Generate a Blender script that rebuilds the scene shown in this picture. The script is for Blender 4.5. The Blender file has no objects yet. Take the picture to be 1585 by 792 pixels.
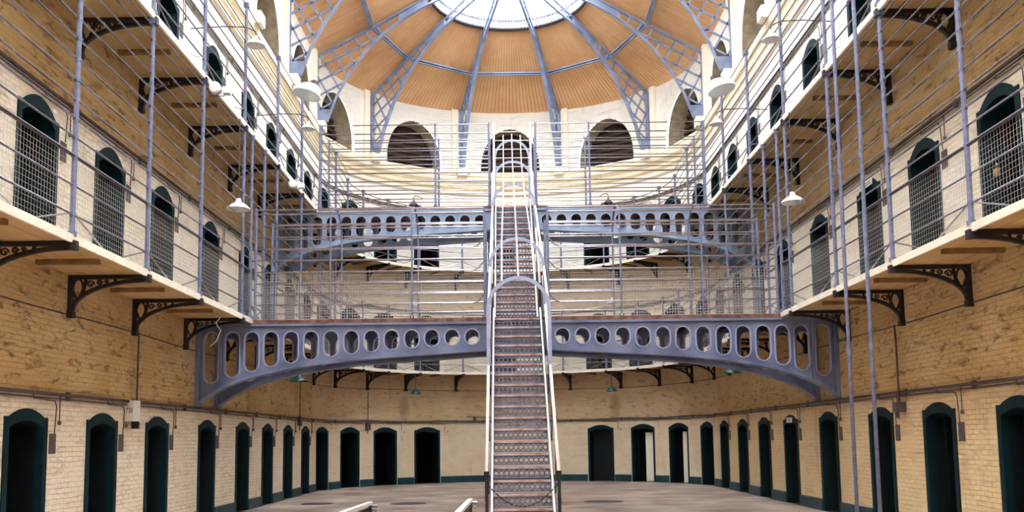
import bpy, bmesh, math, random
from mathutils import Vector, Matrix
from mathutils.geometry import tessellate_polygon
C = bpy.context.scene.collection
scn = bpy.context.scene
random.seed(7)
PI = math.pi

# ---------------------------------------------------------------- camera
F, PITCH, YAW, ROLL, SY = 1422.1, 0.1028, 0.0051, -0.0134, 136.3
cam_d = bpy.data.cameras.new('camera'); cam = bpy.data.objects.new('camera', cam_d); C.objects.link(cam)
fwd = Vector((math.sin(YAW)*math.cos(PITCH), math.cos(YAW)*math.cos(PITCH), math.sin(PITCH)))
rt = Vector((math.cos(YAW), -math.sin(YAW), 0)); up = rt.cross(fwd)
r2 = math.cos(ROLL)*rt + math.sin(ROLL)*up; u2 = -math.sin(ROLL)*rt + math.cos(ROLL)*up
m = Matrix((r2, u2, -fwd)).transposed().to_4x4(); m.translation = Vector((-0.2203, 0, 1.73))
cam.matrix_world = m
cam_d.sensor_fit = 'HORIZONTAL'; cam_d.sensor_width = 36; cam_d.lens = F/1585*36
cam_d.shift_y = SY/1585; cam_d.clip_end = 300
scn.camera = cam

# ---------------------------------------------------------------- world, light, exposure
w = bpy.data.worlds.new('sky'); scn.world = w; w.use_nodes = True
bg = w.node_tree.nodes['Background']; bg.inputs[0].default_value = (0.93, 0.97, 1.0, 1); bg.inputs[1].default_value = 5.0
scn.view_settings.view_transform = 'Standard'; scn.view_settings.look = 'None'
scn.view_settings.gamma = 1; scn.view_settings.use_curve_mapping = False
scn.view_settings.exposure = 1.28
scn.cycles.max_bounces = 8; scn.cycles.diffuse_bounces = 6; scn.cycles.transparent_max_bounces = 12
scn.cycles.caustics_reflective = False; scn.cycles.caustics_refractive = False
scn.cycles.use_denoising = True

# ---------------------------------------------------------------- materials
def lin(c):
    c = c/255.0
    return c/12.92 if c <= 0.04045 else ((c+0.055)/1.055)**2.4
def rgb(r, g, b): return (lin(r), lin(g), lin(b), 1)
def mat(name, col, rough=0.7, metal=0.0, noise=0.0, nscale=6.0, bump=0.0, col2=None, spec=0.3):
    m = bpy.data.materials.new(name); m.use_nodes = True; N = m.node_tree.nodes; L = m.node_tree.links
    b = N['Principled BSDF']; b.inputs['Roughness'].default_value = rough; b.inputs['Metallic'].default_value = metal
    b.inputs['Specular IOR Level'].default_value = spec
    b.inputs['Base Color'].default_value = col
    if noise or col2 or bump:
        tc = N.new('ShaderNodeTexCoord'); nz = N.new('ShaderNodeTexNoise'); nz.inputs['Scale'].default_value = nscale; nz.inputs['Detail'].default_value = 5
        L.new(tc.outputs['Object'], nz.inputs['Vector'])
        if noise or col2:
            rp = N.new('ShaderNodeValToRGB'); rp.color_ramp.elements[0].position = 0.38; rp.color_ramp.elements[1].position = 0.66
            c2 = col2 if col2 else tuple(x*(1-noise) for x in col[:3])+(1,)
            rp.color_ramp.elements[0].color = col; rp.color_ramp.elements[1].color = c2
            L.new(nz.outputs['Fac'], rp.inputs['Fac']); L.new(rp.outputs['Color'], b.inputs['Base Color'])
        if bump:
            bp = N.new('ShaderNodeBump'); bp.inputs['Strength'].default_value = bump; bp.inputs['Distance'].default_value = 0.01
            L.new(nz.outputs['Fac'], bp.inputs['Height']); L.new(bp.outputs['Normal'], b.inputs['Normal'])
    return m

def wall_mat(name, side=0.0, band_k=1.0, spots=()):
    """painted brick; UV = (metres along the wall, height)"""
    m = bpy.data.materials.new(name); m.use_nodes = True; N = m.node_tree.nodes; L = m.node_tree.links
    b = N['Principled BSDF']; b.inputs['Roughness'].default_value = 0.75; b.inputs['Specular IOR Level'].default_value = 0.15
    uv = N.new('ShaderNodeUVMap'); uv.uv_map = 'UVMap'
    sp = N.new('ShaderNodeSeparateXYZ'); L.new(uv.outputs[0], sp.inputs[0])
    def math_(op, a, bb=None, clamp=False):
        n = N.new('ShaderNodeMath'); n.operation = op; n.use_clamp = clamp
        for i, x in enumerate((a, bb)):
            if x is None: continue
            if isinstance(x, (int, float)): n.inputs[i].default_value = x
            else: L.new(x, n.inputs[i])
        return n.outputs[0]
    def noise(scale, det=4, rough=0.55, vec=None, dist=0):
        n = N.new('ShaderNodeTexNoise'); n.inputs['Scale'].default_value = scale; n.inputs['Detail'].default_value = det
        n.inputs['Roughness'].default_value = rough; n.inputs['Distortion'].default_value = dist
        L.new(vec if vec else uv.outputs[0], n.inputs['Vector']); return n.outputs['Fac']
    def mix(f, c1, c2, mode='MIX'):
        n = N.new('ShaderNodeMix'); n.data_type = 'RGBA'; n.blend_type = mode
        if isinstance(f, (int, float)): n.inputs[0].default_value = f
        else: L.new(f, n.inputs[0])
        for i, x in ((6, c1), (7, c2)):
            if isinstance(x, tuple): n.inputs[i].default_value = x
            else: L.new(x, n.inputs[i])
        return n.outputs[2]
    def ramp(x, p0, p1, c0=0.0, c1=1.0):
        n = N.new('ShaderNodeMapRange'); n.inputs[1].default_value = p0; n.inputs[2].default_value = p1
        n.inputs[3].default_value = c0; n.inputs[4].default_value = c1; L.new(x, n.inputs[0]); return n.outputs[0]
    z = sp.outputs[1]
    zj = math_('ADD', z, math_('MULTIPLY', math_('SUBTRACT', noise(1.2), 0.5), 0.25))
    # ochre paint band between each conduit and the gallery above it
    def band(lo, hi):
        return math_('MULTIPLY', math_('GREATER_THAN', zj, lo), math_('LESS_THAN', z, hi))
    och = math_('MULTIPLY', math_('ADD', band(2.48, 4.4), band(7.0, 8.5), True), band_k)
    cream = mix(ramp(noise(0.8, 5), 0.35, 0.7), rgb(249, 241, 226), rgb(243, 229, 204))
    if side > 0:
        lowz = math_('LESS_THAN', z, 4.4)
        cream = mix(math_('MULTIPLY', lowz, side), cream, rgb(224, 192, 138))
    white = rgb(250, 246, 238)
    hi = ramp(z, 8.3, 8.7)
    cream = mix(hi, cream, white)
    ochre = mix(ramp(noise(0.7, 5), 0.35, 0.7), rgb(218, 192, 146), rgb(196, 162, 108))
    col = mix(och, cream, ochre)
    # damp and rust stains, chipped paint
    mp = N.new('ShaderNodeMapping'); mp.inputs['Scale'].default_value = (1.3, 0.35, 1); L.new(uv.outputs[0], mp.inputs[0])
    st = ramp(noise(1.0, 6, 0.65, mp.outputs[0]), 0.6, 0.78)
    col = mix(math_('MULTIPLY', st, 0.5), col, rgb(146, 108, 60))
    mp2 = N.new('ShaderNodeMapping'); mp2.inputs['Scale'].default_value = (1.0, 2.6, 1); L.new(uv.outputs[0], mp2.inputs[0])
    chip = ramp(noise(2.5, 7, 0.72, mp2.outputs[0], 0.5), 0.54, 0.66)
    chipw = math_('MULTIPLY', chip, math_('ADD', math_('MULTIPLY', och, 0.75), 0.07))
    col = mix(chipw, col, rgb(124, 92, 52))
    # brick courses
    br = N.new('ShaderNodeTexBrick'); br.inputs['Scale'].default_value = 1.0
    br.inputs['Brick Width'].default_value = 0.23; br.inputs['Row Height'].default_value = 0.078
    br.inputs['Mortar Size'].default_value = 0.007; br.inputs['Mortar Smooth'].default_value = 0.5
    mpw = N.new('ShaderNodeVectorMath'); mpw.operation = 'ADD'
    nzv = N.new('ShaderNodeTexNoise'); nzv.inputs['Scale'].default_value = 3.0; L.new(uv.outputs[0], nzv.inputs['Vector'])
    sc = N.new('ShaderNodeVectorMath'); sc.operation = 'SCALE'; sc.inputs['Scale'].default_value = 0.03; L.new(nzv.outputs['Color'], sc.inputs[0])
    L.new(uv.outputs[0], mpw.inputs[0]); L.new(sc.outputs[0], mpw.inputs[1]); L.new(mpw.outputs[0], br.inputs['Vector'])
    mort = br.outputs['Fac']
    grime = math_('MULTIPLY', mort, ramp(noise(1.7, 5, 0.6), 0.45, 0.62))
    col = mix(math_('MULTIPLY', grime, math_('SUBTRACT', 0.42, math_('ADD', math_('MULTIPLY', hi, 0.32), math_('MULTIPLY', och, 0.25)))), col, rgb(140, 108, 66))
    for (ct, cz) in spots:   # oval dark smudges on the wall, below the end-wall lamps
        dx = math_('MULTIPLY', math_('SUBTRACT', sp.outputs[0], ct), 3.4); dz_ = math_('MULTIPLY', math_('SUBTRACT', z, cz), 1.7)
        d2 = math_('ADD', math_('MULTIPLY', dx, dx), math_('MULTIPLY', dz_, dz_))
        col = mix(math_('MULTIPLY', ramp(d2, 0.0, 1.0, 1.0, 0.0), 0.5), col, rgb(110, 84, 44))
    L.new(col, b.inputs['Base Color'])
    h = math_('ADD', math_('MULTIPLY', mort, -0.8), math_('MULTIPLY', noise(9, 6, 0.6), 1.2))
    h = math_('SUBTRACT', h, math_('MULTIPLY', chip, 0.6))
    bp = N.new('ShaderNodeBump'); bp.inputs['Strength'].default_value = 1.0; bp.inputs['Distance'].default_value = 0.022
    L.new(h, bp.inputs['Height']); L.new(bp.outputs['Normal'], b.inputs['Normal'])
    return m

M = {}
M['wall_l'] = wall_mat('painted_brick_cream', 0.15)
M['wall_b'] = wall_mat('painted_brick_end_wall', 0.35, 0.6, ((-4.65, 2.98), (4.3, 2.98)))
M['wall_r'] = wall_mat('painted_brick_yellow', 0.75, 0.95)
M['teal'] = mat('teal_door_paint', rgb(8, 42, 50), 0.6, noise=0.35, nscale=5, bump=0.2, spec=0.15)
M['leaf'] = mat('dark_teal_leaf', rgb(8, 20, 26), 0.55, noise=0.4, nscale=9)
M['black'] = mat('unlit_cell', rgb(12, 12, 14), 0.95, spec=0.02)  # near-black colour stands in for the darkness inside the cells
M['pale'] = mat('whitewashed_cell_wall', rgb(235, 232, 215), 0.8)
M['iron'] = mat('black_iron', rgb(34, 33, 38), 0.5, noise=0.3, nscale=20, spec=0.4)
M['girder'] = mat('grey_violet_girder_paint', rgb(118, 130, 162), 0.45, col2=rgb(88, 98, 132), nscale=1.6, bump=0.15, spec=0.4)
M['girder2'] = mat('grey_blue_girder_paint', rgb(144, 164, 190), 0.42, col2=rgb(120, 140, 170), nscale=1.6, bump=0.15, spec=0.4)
M['post'] = mat('grey_violet_post_paint', rgb(122, 130, 164), 0.5, noise=0.35, nscale=12, spec=0.4)
M['rim'] = mat('rim_edge_highlight', rgb(150, 160, 196), 0.35, spec=0.5)  # rims lighter than the web: edge highlights put into the colour
M['rail'] = mat('galvanised_grey_rail', rgb(170, 168, 180), 0.26, metal=0.85, noise=0.25, nscale=14, spec=0.5)
M['handrail'] = mat('dark_grey_handrail', rgb(92, 86, 96), 0.35, metal=0.3, noise=0.3, nscale=10)
M['wire'] = mat('pale_mesh_wire', rgb(206, 204, 204), 0.5, metal=0.1)
M['white_rail'] = mat('white_painted_rail', rgb(238, 236, 238), 0.4, noise=0.15, nscale=10)
M['hoop'] = mat('grey_blue_hoop', rgb(160, 168, 200), 0.45, noise=0.15, nscale=8)
M['lip'] = mat('cream_edge', rgb(253, 247, 232), 0.7, noise=0.12, nscale=4, bump=0.3)
M['board'] = mat('ochre_soffit_board', rgb(214, 186, 136), 0.75, col2=rgb(192, 160, 108), nscale=1.3, bump=0.3)
M['joist'] = mat('brown_joist', rgb(150, 118, 76), 0.75, noise=0.4, nscale=5)
M['slab'] = mat('slate_slab', rgb(120, 116, 112), 0.8)
M['rust'] = mat('rusty_deck_edge', rgb(98, 66, 56), 0.8, col2=rgb(136, 104, 92), nscale=6)
M['tread'] = mat('worn_tread', rgb(140, 112, 110), 0.6, col2=rgb(112, 84, 82), nscale=7)
M['nosing'] = mat('worn_pink_nosing', rgb(206, 184, 184), 0.5, col2=rgb(160, 128, 122), nscale=5)
M['riser'] = mat('grey_cast_riser', rgb(132, 138, 160), 0.5, noise=0.35, nscale=10)
M['stringer'] = mat('dark_grey_stringer', rgb(84, 84, 98), 0.5, noise=0.3, nscale=6)
M['wood'] = mat('orange_ceiling_board', rgb(238, 190, 142), 0.45, col2=rgb(228, 174, 122), nscale=1.2, bump=0.1)
M['rib'] = mat('blue_grey_truss_paint', rgb(146, 160, 192), 0.4, col2=rgb(118, 132, 166), nscale=2.0, spec=0.4)
M['ring'] = mat('grey_ring_paint', rgb(150, 150, 160), 0.5, noise=0.4, nscale=5)
M['white'] = mat('cream_plaster', rgb(250, 241, 222), 0.75, noise=0.08, nscale=2, bump=0.3)
M['cornice'] = mat('ochre_cornice_band', rgb(246, 232, 202), 0.75, noise=0.15, nscale=3)
M['stone'] = mat('grey_arch_stone', rgb(176, 164, 144), 0.85, col2=rgb(148, 136, 116), nscale=4, bump=0.5)
M['louvre'] = mat('dark_brown_louvre', rgb(58, 42, 34), 0.7, noise=0.3, nscale=5)
M['conduit'] = mat('brown_grey_conduit', rgb(92, 82, 82), 0.6, noise=0.35, nscale=7)
M['plate'] = mat('brown_grey_plate', rgb(92, 82, 90), 0.6, noise=0.3, nscale=9)
M['skirt'] = mat('teal_skirting', rgb(24, 66, 78), 0.45, noise=0.3, nscale=4)
M['box'] = mat('pale_grey_box', rgb(216, 216, 206), 0.5)
M['ink'] = mat('black_print', rgb(30, 30, 34), 0.6)
M['sign'] = mat('white_sign', rgb(245, 244, 240), 0.5)
M['lampw'] = mat('white_enamel', rgb(236, 236, 238), 0.35)
M['lampg'] = mat('green_enamel', rgb(30, 70, 66), 0.3)
M['bulb'] = mat('white_bulb_glass', rgb(235, 245, 245), 0.2)
M['brass'] = mat('brass', rgb(196, 160, 90), 0.35, metal=0.8)
def floor_mat():
    m = bpy.data.materials.new('polished_brown_floor'); m.use_nodes = True; N = m.node_tree.nodes; L = m.node_tree.links
    b = N['Principled BSDF']; b.inputs['Roughness'].default_value = 0.42; b.inputs['Specular IOR Level'].default_value = 0.35
    tc = N.new('ShaderNodeTexCoord'); n1 = N.new('ShaderNodeTexNoise'); n1.inputs['Scale'].default_value = 0.7; n1.inputs['Detail'].default_value = 7
    n1.inputs['Roughness'].default_value = 0.6; L.new(tc.outputs['Object'], n1.inputs['Vector'])
    rp = N.new('ShaderNodeValToRGB'); e = rp.color_ramp.elements; e[0].position = 0.36; e[1].position = 0.66
    e[0].color = rgb(132, 114, 108); e[1].color = rgb(206, 188, 178); L.new(n1.outputs['Fac'], rp.inputs['Fac']); L.new(rp.outputs['Color'], b.inputs['Base Color'])
    rr = N.new('ShaderNodeMapRange'); rr.inputs[3].default_value = 0.3; rr.inputs[4].default_value = 0.6; L.new(n1.outputs['Fac'], rr.inputs[0]); L.new(rr.outputs[0], b.inputs['Roughness'])
    return m
M['floor'] = floor_mat()
def glass_mat():
    m = bpy.data.materials.new('skylight_glass'); m.use_nodes = True; N = m.node_tree.nodes; L = m.node_tree.links
    N.remove(N['Principled BSDF']); t = N.new('ShaderNodeBsdfTransparent'); t.inputs[0].default_value = (0.96, 0.97, 0.97, 1)
    g = N.new('ShaderNodeBsdfGlossy'); g.inputs['Roughness'].default_value = 0.05
    mx = N.new('ShaderNodeMixShader'); mx.inputs[0].default_value = 0.06
    L.new(t.outputs[0], mx.inputs[1]); L.new(g.outputs[0], mx.inputs[2]); L.new(mx.outputs[0], N['Material Output'].inputs[0])
    return m
M['glass'] = glass_mat()

# ---------------------------------------------------------------- mesh helpers
class MB:
    def __init__(s): s.v = []; s.f = []; s.uv = None
    def quad(s, a, b, c, d):
        n = len(s.v); s.v += [tuple(a), tuple(b), tuple(c), tuple(d)]; s.f.append((n, n+1, n+2, n+3))
    def add(s, vs, fs):
        n = len(s.v); s.v += [tuple(v) for v in vs]; s.f += [tuple(i+n for i in f) for f in fs]
    def box(s, x0, x1, y0, y1, z0, z1):
        s.add([(x0,y0,z0),(x1,y0,z0),(x1,y1,z0),(x0,y1,z0),(x0,y0,z1),(x1,y0,z1),(x1,y1,z1),(x0,y1,z1)],
              [(0,3,2,1),(4,5,6,7),(0,1,5,4),(1,2,6,5),(2,3,7,6),(3,0,4,7)])
    def bar(s, a, b, w, h, upv=(0, 0, 1)):
        a = Vector(a); b = Vector(b); d = b-a
        if d.length < 1e-6: return
        d.normalize(); u = Vector(upv)
        if abs(d.dot(u)) > 0.98: u = Vector((0, 1, 0)) if abs(d.y) < 0.9 else Vector((1, 0, 0))
        sd = d.cross(u).normalized(); u = sd.cross(d).normalized()
        sd *= w/2; u *= h/2
        s.add([a-sd-u, a+sd-u, a+sd+u, a-sd+u, b-sd-u, b+sd-u, b+sd+u, b-sd+u],
              [(0,1,2,3),(7,6,5,4),(0,4,5,1),(1,5,6,2),(2,6,7,3),(3,7,4,0)])
    def tube(s, pts, r, n=6, cap=True, radii=None):
        pts = [Vector(p) for p in pts]; k = len(pts); base = len(s.v); prev = None
        for i, p in enumerate(pts):
            d = (pts[min(i+1, k-1)] - pts[max(i-1, 0)]).normalized()
            if prev is None:
                u = Vector((0, 0, 1)) if abs(d.z) < 0.9 else Vector((0, 1, 0))
                u = (u - d*u.dot(d)).normalized()
            else:
                u = (prev - d*prev.dot(d)).normalized()
            prev = u; v = d.cross(u); rr = radii[i] if radii else r
            for j in range(n):
                a = 2*PI*(j+0.5)/n; s.v.append(tuple(p + (u*math.cos(a)+v*math.sin(a))*rr))
        for i in range(k-1):
            for j in range(n):
                a = base+i*n+j; b_ = base+i*n+(j+1) % n; s.f.append((a, b_, b_+n, a+n))
        if cap:
            s.f.append(tuple(base+j for j in reversed(range(n)))); s.f.append(tuple(base+(k-1)*n+j for j in range(n)))
    def ribbon(s, pts, w, h, side):
        """rectangular section strip: width w along 'side' vectors, height h along normal"""
        pts = [Vector(p) for p in pts]; k = len(pts); base = len(s.v)
        for i, p in enumerate(pts):
            d = (pts[min(i+1, k-1)] - pts[max(i-1, 0)]).normalized()
            sd = Vector(side[i] if isinstance(side, list) else side).normalized(); nn = d.cross(sd).normalized()
            for a, b_ in ((-1,-1),(1,-1),(1,1),(-1,1)): s.v.append(tuple(p + sd*w/2*a + nn*h/2*b_))
        for i in range(k-1):
            for j in range(4):
                a = base+i*4+j; b_ = base+i*4+(j+1) % 4; s.f.append((a, b_, b_+4, a+4))
        s.f.append((base+3, base+2, base+1, base)); e = base+(k-1)*4; s.f.append((e, e+1, e+2, e+3))
    def lathe(s, prof, n=16, c=(0, 0, 0)):
        base = len(s.v)
        for r, z in prof:
            for j in range(n):
                a = 2*PI*j/n; s.v.append((c[0]+r*math.cos(a), c[1]+r*math.sin(a), c[2]+z))
        for i in range(len(prof)-1):
            for j in range(n):
                a = base+i*n+j; b_ = base+i*n+(j+1) % n; s.f.append((a, b_, b_+n, a+n))
    def plate(s, outer, holes, y0, y1):
        """flat plate in local XZ between y0 and y1 with holes"""
        loops = [[Vector((x, z, 0)) for x, z in outer]] + [[Vector((x, z, 0)) for x, z in h] for h in holes]
        tris = tessellate_polygon(loops); flat = [p for l in loops for p in l]
        n = len(s.v); k = len(flat)
        s.v += [(p.x, y0, p.y) for p in flat] + [(p.x, y1, p.y) for p in flat]
        for t in tris:
            a, b_, c_ = (flat[i] for i in t); area = (b_.x-a.x)*(c_.y-a.y)-(b_.y-a.y)*(c_.x-a.x)
            t = t if area > 0 else t[::-1]
            s.f.append(tuple(i+n for i in t)); s.f.append(tuple(i+n+k for i in t[::-1]))
        o = n
        for l in loops:
            q = len(l)
            for i in range(q): a = o+i; b_ = o+(i+1) % q; s.f.append((a, b_, b_+k, a+k))
            o += q
    def mesh(s, name, m, smooth=False, fix=True):
        me = bpy.data.meshes.new(name); me.from_pydata(s.v, [], s.f)
        if fix:
            bm = bmesh.new(); bm.from_mesh(me); bmesh.ops.recalc_face_normals(bm, faces=bm.faces); bm.to_mesh(me); bm.free()
        me.materials.append(m)
        if smooth: me.shade_smooth()
        me.update(); return me
    def build(s, name, m, parent=None, smooth=False, fix=True):
        return link(name, s.mesh(name, m, smooth, fix), parent)
def link(name, me, parent=None, loc=(0, 0, 0), rz=0.0):
    o = bpy.data.objects.new(name, me); C.objects.link(o); o.location = loc; o.rotation_euler = (0, 0, rz)
    if parent: o.parent = parent
    return o
def empty(name, loc=(0, 0, 0), rz=0.0, kind=None, label=None, cat=None, group=None):
    o = link(name, None, None, loc, rz); o.empty_display_size = 0.2
    return tag(o, kind, label, cat, group)
def tag(o, kind=None, label=None, cat=None, group=None):
    if kind: o['kind'] = kind
    if label: o['label'] = label
    if cat: o['category'] = cat
    if group: o['group'] = group
    return o

# ---------------------------------------------------------------- plan of the hall
W, YC, BB = 7.0, 31.81, 6.28
_n = 600
_pts = [(-W*math.cos(PI*i/_n), YC+BB*math.sin(PI*i/_n)) for i in range(_n+1)]
_s = [0.0]
for i in range(_n): _s.append(_s[-1]+math.hypot(_pts[i+1][0]-_pts[i][0], _pts[i+1][1]-_pts[i][1]))
TQ = _s[-1]/2
def up_(t, off=0.0):
    """t metres along the wall from the apex (left negative), off metres inward. returns x, y, nx, ny (inward normal)"""
    if t <= -TQ: return (-W+off, YC-(-TQ-t), 1.0, 0.0)
    if t >= TQ: return (W-off, YC-(t-TQ), -1.0, 0.0)
    s = t+TQ; lo, hi = 0, _n
    while hi-lo > 1:
        mid = (lo+hi)//2
        if _s[mid] <= s: lo = mid
        else: hi = mid
    f = (s-_s[lo])/(_s[hi]-_s[lo]); a = PI*(lo+f)/_n
    x, y = -W*math.cos(a), YC+BB*math.sin(a)
    nx, ny = math.cos(a)/W, -math.sin(a)/BB; l = math.hypot(nx, ny); nx /= l; ny /= l
    return (x+nx*off, y+ny*off, nx, ny)
def P3(t, off, z): p = up_(t, off); return Vector((p[0], p[1], z))
def tY(Y, side): return side*(TQ+YC-Y)
def span(t0, t1, step=0.35):
    """stations between t0 and t1: fine on the curve, coarse on straight wall"""
    out = [t0]; t = t0
    while t < t1-1e-6:
        t = t+step if -TQ-0.01 <= t < TQ else (min(t+60, -TQ) if t < -TQ else t1)
        out.append(min(t, t1))
    return out
T_NEAR = 10.44+31.8+6.0   # walls run on to Y = -6, behind the camera
DOORS_T = [-29.26, -26.83, -24.42, -21.48, -18.7, -16.26, -13.85, -11.43, -9.29, -7.37, -5.54, -3.64]
DOORS_T = DOORS_T + [-t for t in reversed(DOORS_T)]
POST_T = [-38.0, -35.5, -33.0, -30.6, -28.15, -25.7, -23.05, -20.25, -17.6, -15.05, -12.6, -10.35, -8.33, -6.45, -4.6, -2.4]
Z1, Z2, ZE = 4.40, 8.56, 15.57
SILL = [0.0, 4.45, 8.62]

# ---------------------------------------------------------------- walls with openings
DHW, DSPR, DRISE = 0.56, 2.11, 0.12
def door_top(s, rise=0.12):
    return DSPR + (rise*(1-(s/0.47)**2) if abs(s) < 0.47 else 0.0)
def door_top_up(s): return door_top(s, 0.21)
AHW, ASPR, ARISE, ASILL = 1.25, 0.25, 1.68, 12.95
def arch_top(s):
    return ASPR + ARISE*math.sqrt(max(0, 1-(s/AHW)**2))
ARCH_T = [4.2*k for k in range(-7, 8)]
openings = []
for k, z0 in enumerate(SILL):
    for t in DOORS_T: openings.append((t, DHW, z0, door_top_up if k else door_top, [-.56, -.47, -.36, -.24, -.12, 0, .12, .24, .36, .47, .56]))
    if k: openings.append((-0.42, DHW, z0, door_top_up, [-.56, -.47, -.36, -.24, -.12, 0, .12, .24, .36, .47, .56]))
for t in ARCH_T:
    ss = [AHW*math.sin(PI/2*i/7) for i in range(-7, 8)]
    openings.append((t, AHW, ASILL, arch_top, ss))
def wall(name, ta, tb, m):
    bps = {round(x, 5) for x in span(ta, tb, 0.5)}
    for t, hw, z0, fn, ss in openings:
        for s in ss:
            if ta < t+s < tb: bps.add(round(t+s, 5))
    bps = sorted(bps); vs, fs, uvs = [], [], []
    for a, b_ in zip(bps, bps[1:]):
        if b_-a < 1e-4: continue
        mid = (a+b_)/2; cur = [(0.0, 0.0)]; ops = []
        for t, hw, z0, fn, ss in openings:
            if abs(mid-t) < hw:
                c = [z0+fn(min(max(x-t, -hw), hw)) for x in (a, b_)]
                if fn is arch_top and abs(a-t) >= hw-1e-4: c[0] = z0+ASPR
                if fn is arch_top and abs(b_-t) >= hw-1e-4: c[1] = z0+ASPR
                ops.append((z0, c))
        ops.sort(key=lambda o: o[0]); lo = (0.0, 0.0); strips = []
        for z0, c in ops:
            if z0 > 0.001: strips.append((lo, (z0, z0)))
            lo = (c[0], c[1])
        strips.append((lo, (ZE+0.15, ZE+0.15)))
        pa, pb = up_(a), up_(b_)
        for l, h in strips:
            n = len(vs)
            vs += [(pa[0], pa[1], l[0]), (pb[0], pb[1], l[1]), (pb[0], pb[1], h[1]), (pa[0], pa[1], h[0])]
            fs.append((n, n+1, n+2, n+3)); uvs += [(a, l[0]), (b_, l[1]), (b_, h[1]), (a, h[0])]
    me = bpy.data.meshes.new(name); me.from_pydata(vs, [], fs); me.materials.append(m)
    uvl = me.uv_layers.new(name='UVMap')
    for i, l in enumerate(me.loops): uvl.data[i].uv = uvs[l.vertex_index]
    me.update(); return tag(link(name, me), 'structure')
wall('wall_left', -T_NEAR, -TQ, M['wall_l'])
wall('wall_back', -TQ, TQ, M['wall_b'])
wall('wall_right', TQ, T_NEAR, M['wall_r'])
b = MB(); b.box(-7.0, 7.0, -6.3, -6.0, 0, 15.7); b.build('wall_front', M['white']); tag(bpy.data.objects['wall_front'], 'structure')
b = MB(); b.box(-9.5, 9.5, -7, 40.5, -0.2, 0.0); fl = b.build('floor', M['floor']); tag(fl, 'structure')
for (x, y, r) in ((-3.0, 25.6, 0.5), (2.35, 25.35, 0.55), (-5.6, 26.0, 0.45)):   # round iron covers let into the floor
    b = MB(); b.lathe([(r, 0.001), (r, 0.006), (r*0.93, 0.006), (r*0.93, 0.002), (0.001, 0.002)], 28, (x, y, 0)); b.build('round_cover', M['plate'], fl)

# ---------------------------------------------------------------- doors (local frame: x along wall, y into the wall, z up)
def door_meshes(rise, reveal_mat):
    ms = {}
    # frame: ring just proud of the wall
    xo = [-.585, -.47, -.36, -.24, -.12, 0, .12, .24, .36, .47, .585]
    outer = [(-.585, 0)] + [(x, door_top(x, rise)+.02) for x in xo] + [(.585, 0)]
    inner = [(-.465, 0)] + [(x, DSPR-.13 + (rise*.8)*(1-(x/.465)**2)) for x in (-.465, -.36, -.24, -.12, 0, .12, .24, .36, .465)] + [(.465, 0)]
    b = MB(); poly = outer + inner[::-1]; b.plate(poly, [], -.02, .10); ms['frame'] = b.mesh('frame', M['teal'])
    b = MB(); n = len(inner)
    for i in range(n-1):
        (x0, z0), (x1, z1) = inner[i], inner[i+1]; b.quad((x0, .10, z0), (x1, .10, z1), (x1, .5, z1), (x0, .5, z0))
    b.quad((-.465, -.0, 0.002), (.465, 0, 0.002), (.465, .5, 0.002), (-.465, .5, 0.002)); ms['reveal'] = b.mesh('reveal', reveal_mat, fix=False)
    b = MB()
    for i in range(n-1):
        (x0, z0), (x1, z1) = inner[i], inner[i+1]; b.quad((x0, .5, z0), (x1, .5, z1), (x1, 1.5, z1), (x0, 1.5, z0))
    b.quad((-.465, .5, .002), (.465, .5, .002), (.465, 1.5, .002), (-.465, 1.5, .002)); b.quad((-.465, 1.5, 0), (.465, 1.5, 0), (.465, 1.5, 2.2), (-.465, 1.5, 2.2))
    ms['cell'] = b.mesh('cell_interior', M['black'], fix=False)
    b = MB(); b.box(-.46, -.42, .3, .98, 0.02, 2.0)
    for z in (.45, 1.1, 1.75): b.box(-.42, -.405, .32, .96, z, z+.08)
    ms['leaf'] = b.mesh('door_leaf', M['leaf'])
    b = MB(); b.box(-.46, .46, .32, .37, 0.01, 2.02)
    for z in (.4, 1.05, 1.7): b.box(-.44, .44, .305, .32, z, z+.09)
    for i in range(7): b.box(.0+.02*(i % 2), .03+.02*(i % 2), .29, .32, .5+i*.16, .52+i*.16)
    ms['shut'] = b.mesh('door_leaf', M['leaf'])
    b = MB(); b.box(.66, .85, -.012, .03, 1.60, 1.90); ms['plate'] = b.mesh('bell_plate', M['plate'])
    b = MB(); b.tube([(.08, -.05, 2.46), (.08, -.05, 2.40), (.70, -.05, 2.38), (.76, -.05, 2.30), (.76, -.03, 1.90)], .009, 5); b.tube([(.88, -.04, 2.46), (.88, -.04, 2.08)], .009, 5); b.box(.86, .90, -.06, -.02, 2.03, 2.09)
    ms['drop'] = b.mesh('conduit_drop', M['conduit'])
    b = MB(); b.box(-.1, .14, .9, 1.0, 0.02, 1.95); b.box(.14, .4, .45, .52, 0.02, 2.0)
    b = MB(); b.box(-.04, .40, .22, .27, 0.02, 1.92); ms['pale'] = b.mesh('whitewashed_inner_wall', M['pale'])
    return ms
DM0 = door_meshes(0.12, M['leaf']); DM1 = door_meshes(0.21, M['teal']); door_n = 0; door_objs = {}  # ground reveals take the dark leaf colour to paint in doorway shade
def door(t, lvl):
    global door_n
    DM = DM1 if lvl else DM0
    door_n += 1; x, y, nx, ny = up_(t)
    rz = math.atan2(-ny, -nx) - PI/2   # local +y points into the wall
    e = empty('door_%d' % door_n, (x, y, SILL[lvl]), rz, 'structure')
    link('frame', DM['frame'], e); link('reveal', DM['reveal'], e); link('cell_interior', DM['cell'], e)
    link('door_leaf', DM['shut'] if (lvl == 0 and abs(t-3.64) < .1) else DM['leaf'], e)
    link('bell_plate', DM['plate'], e); link('conduit_drop', DM['drop'], e)
    door_objs[(round(t, 2), lvl)] = e; return e
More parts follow.
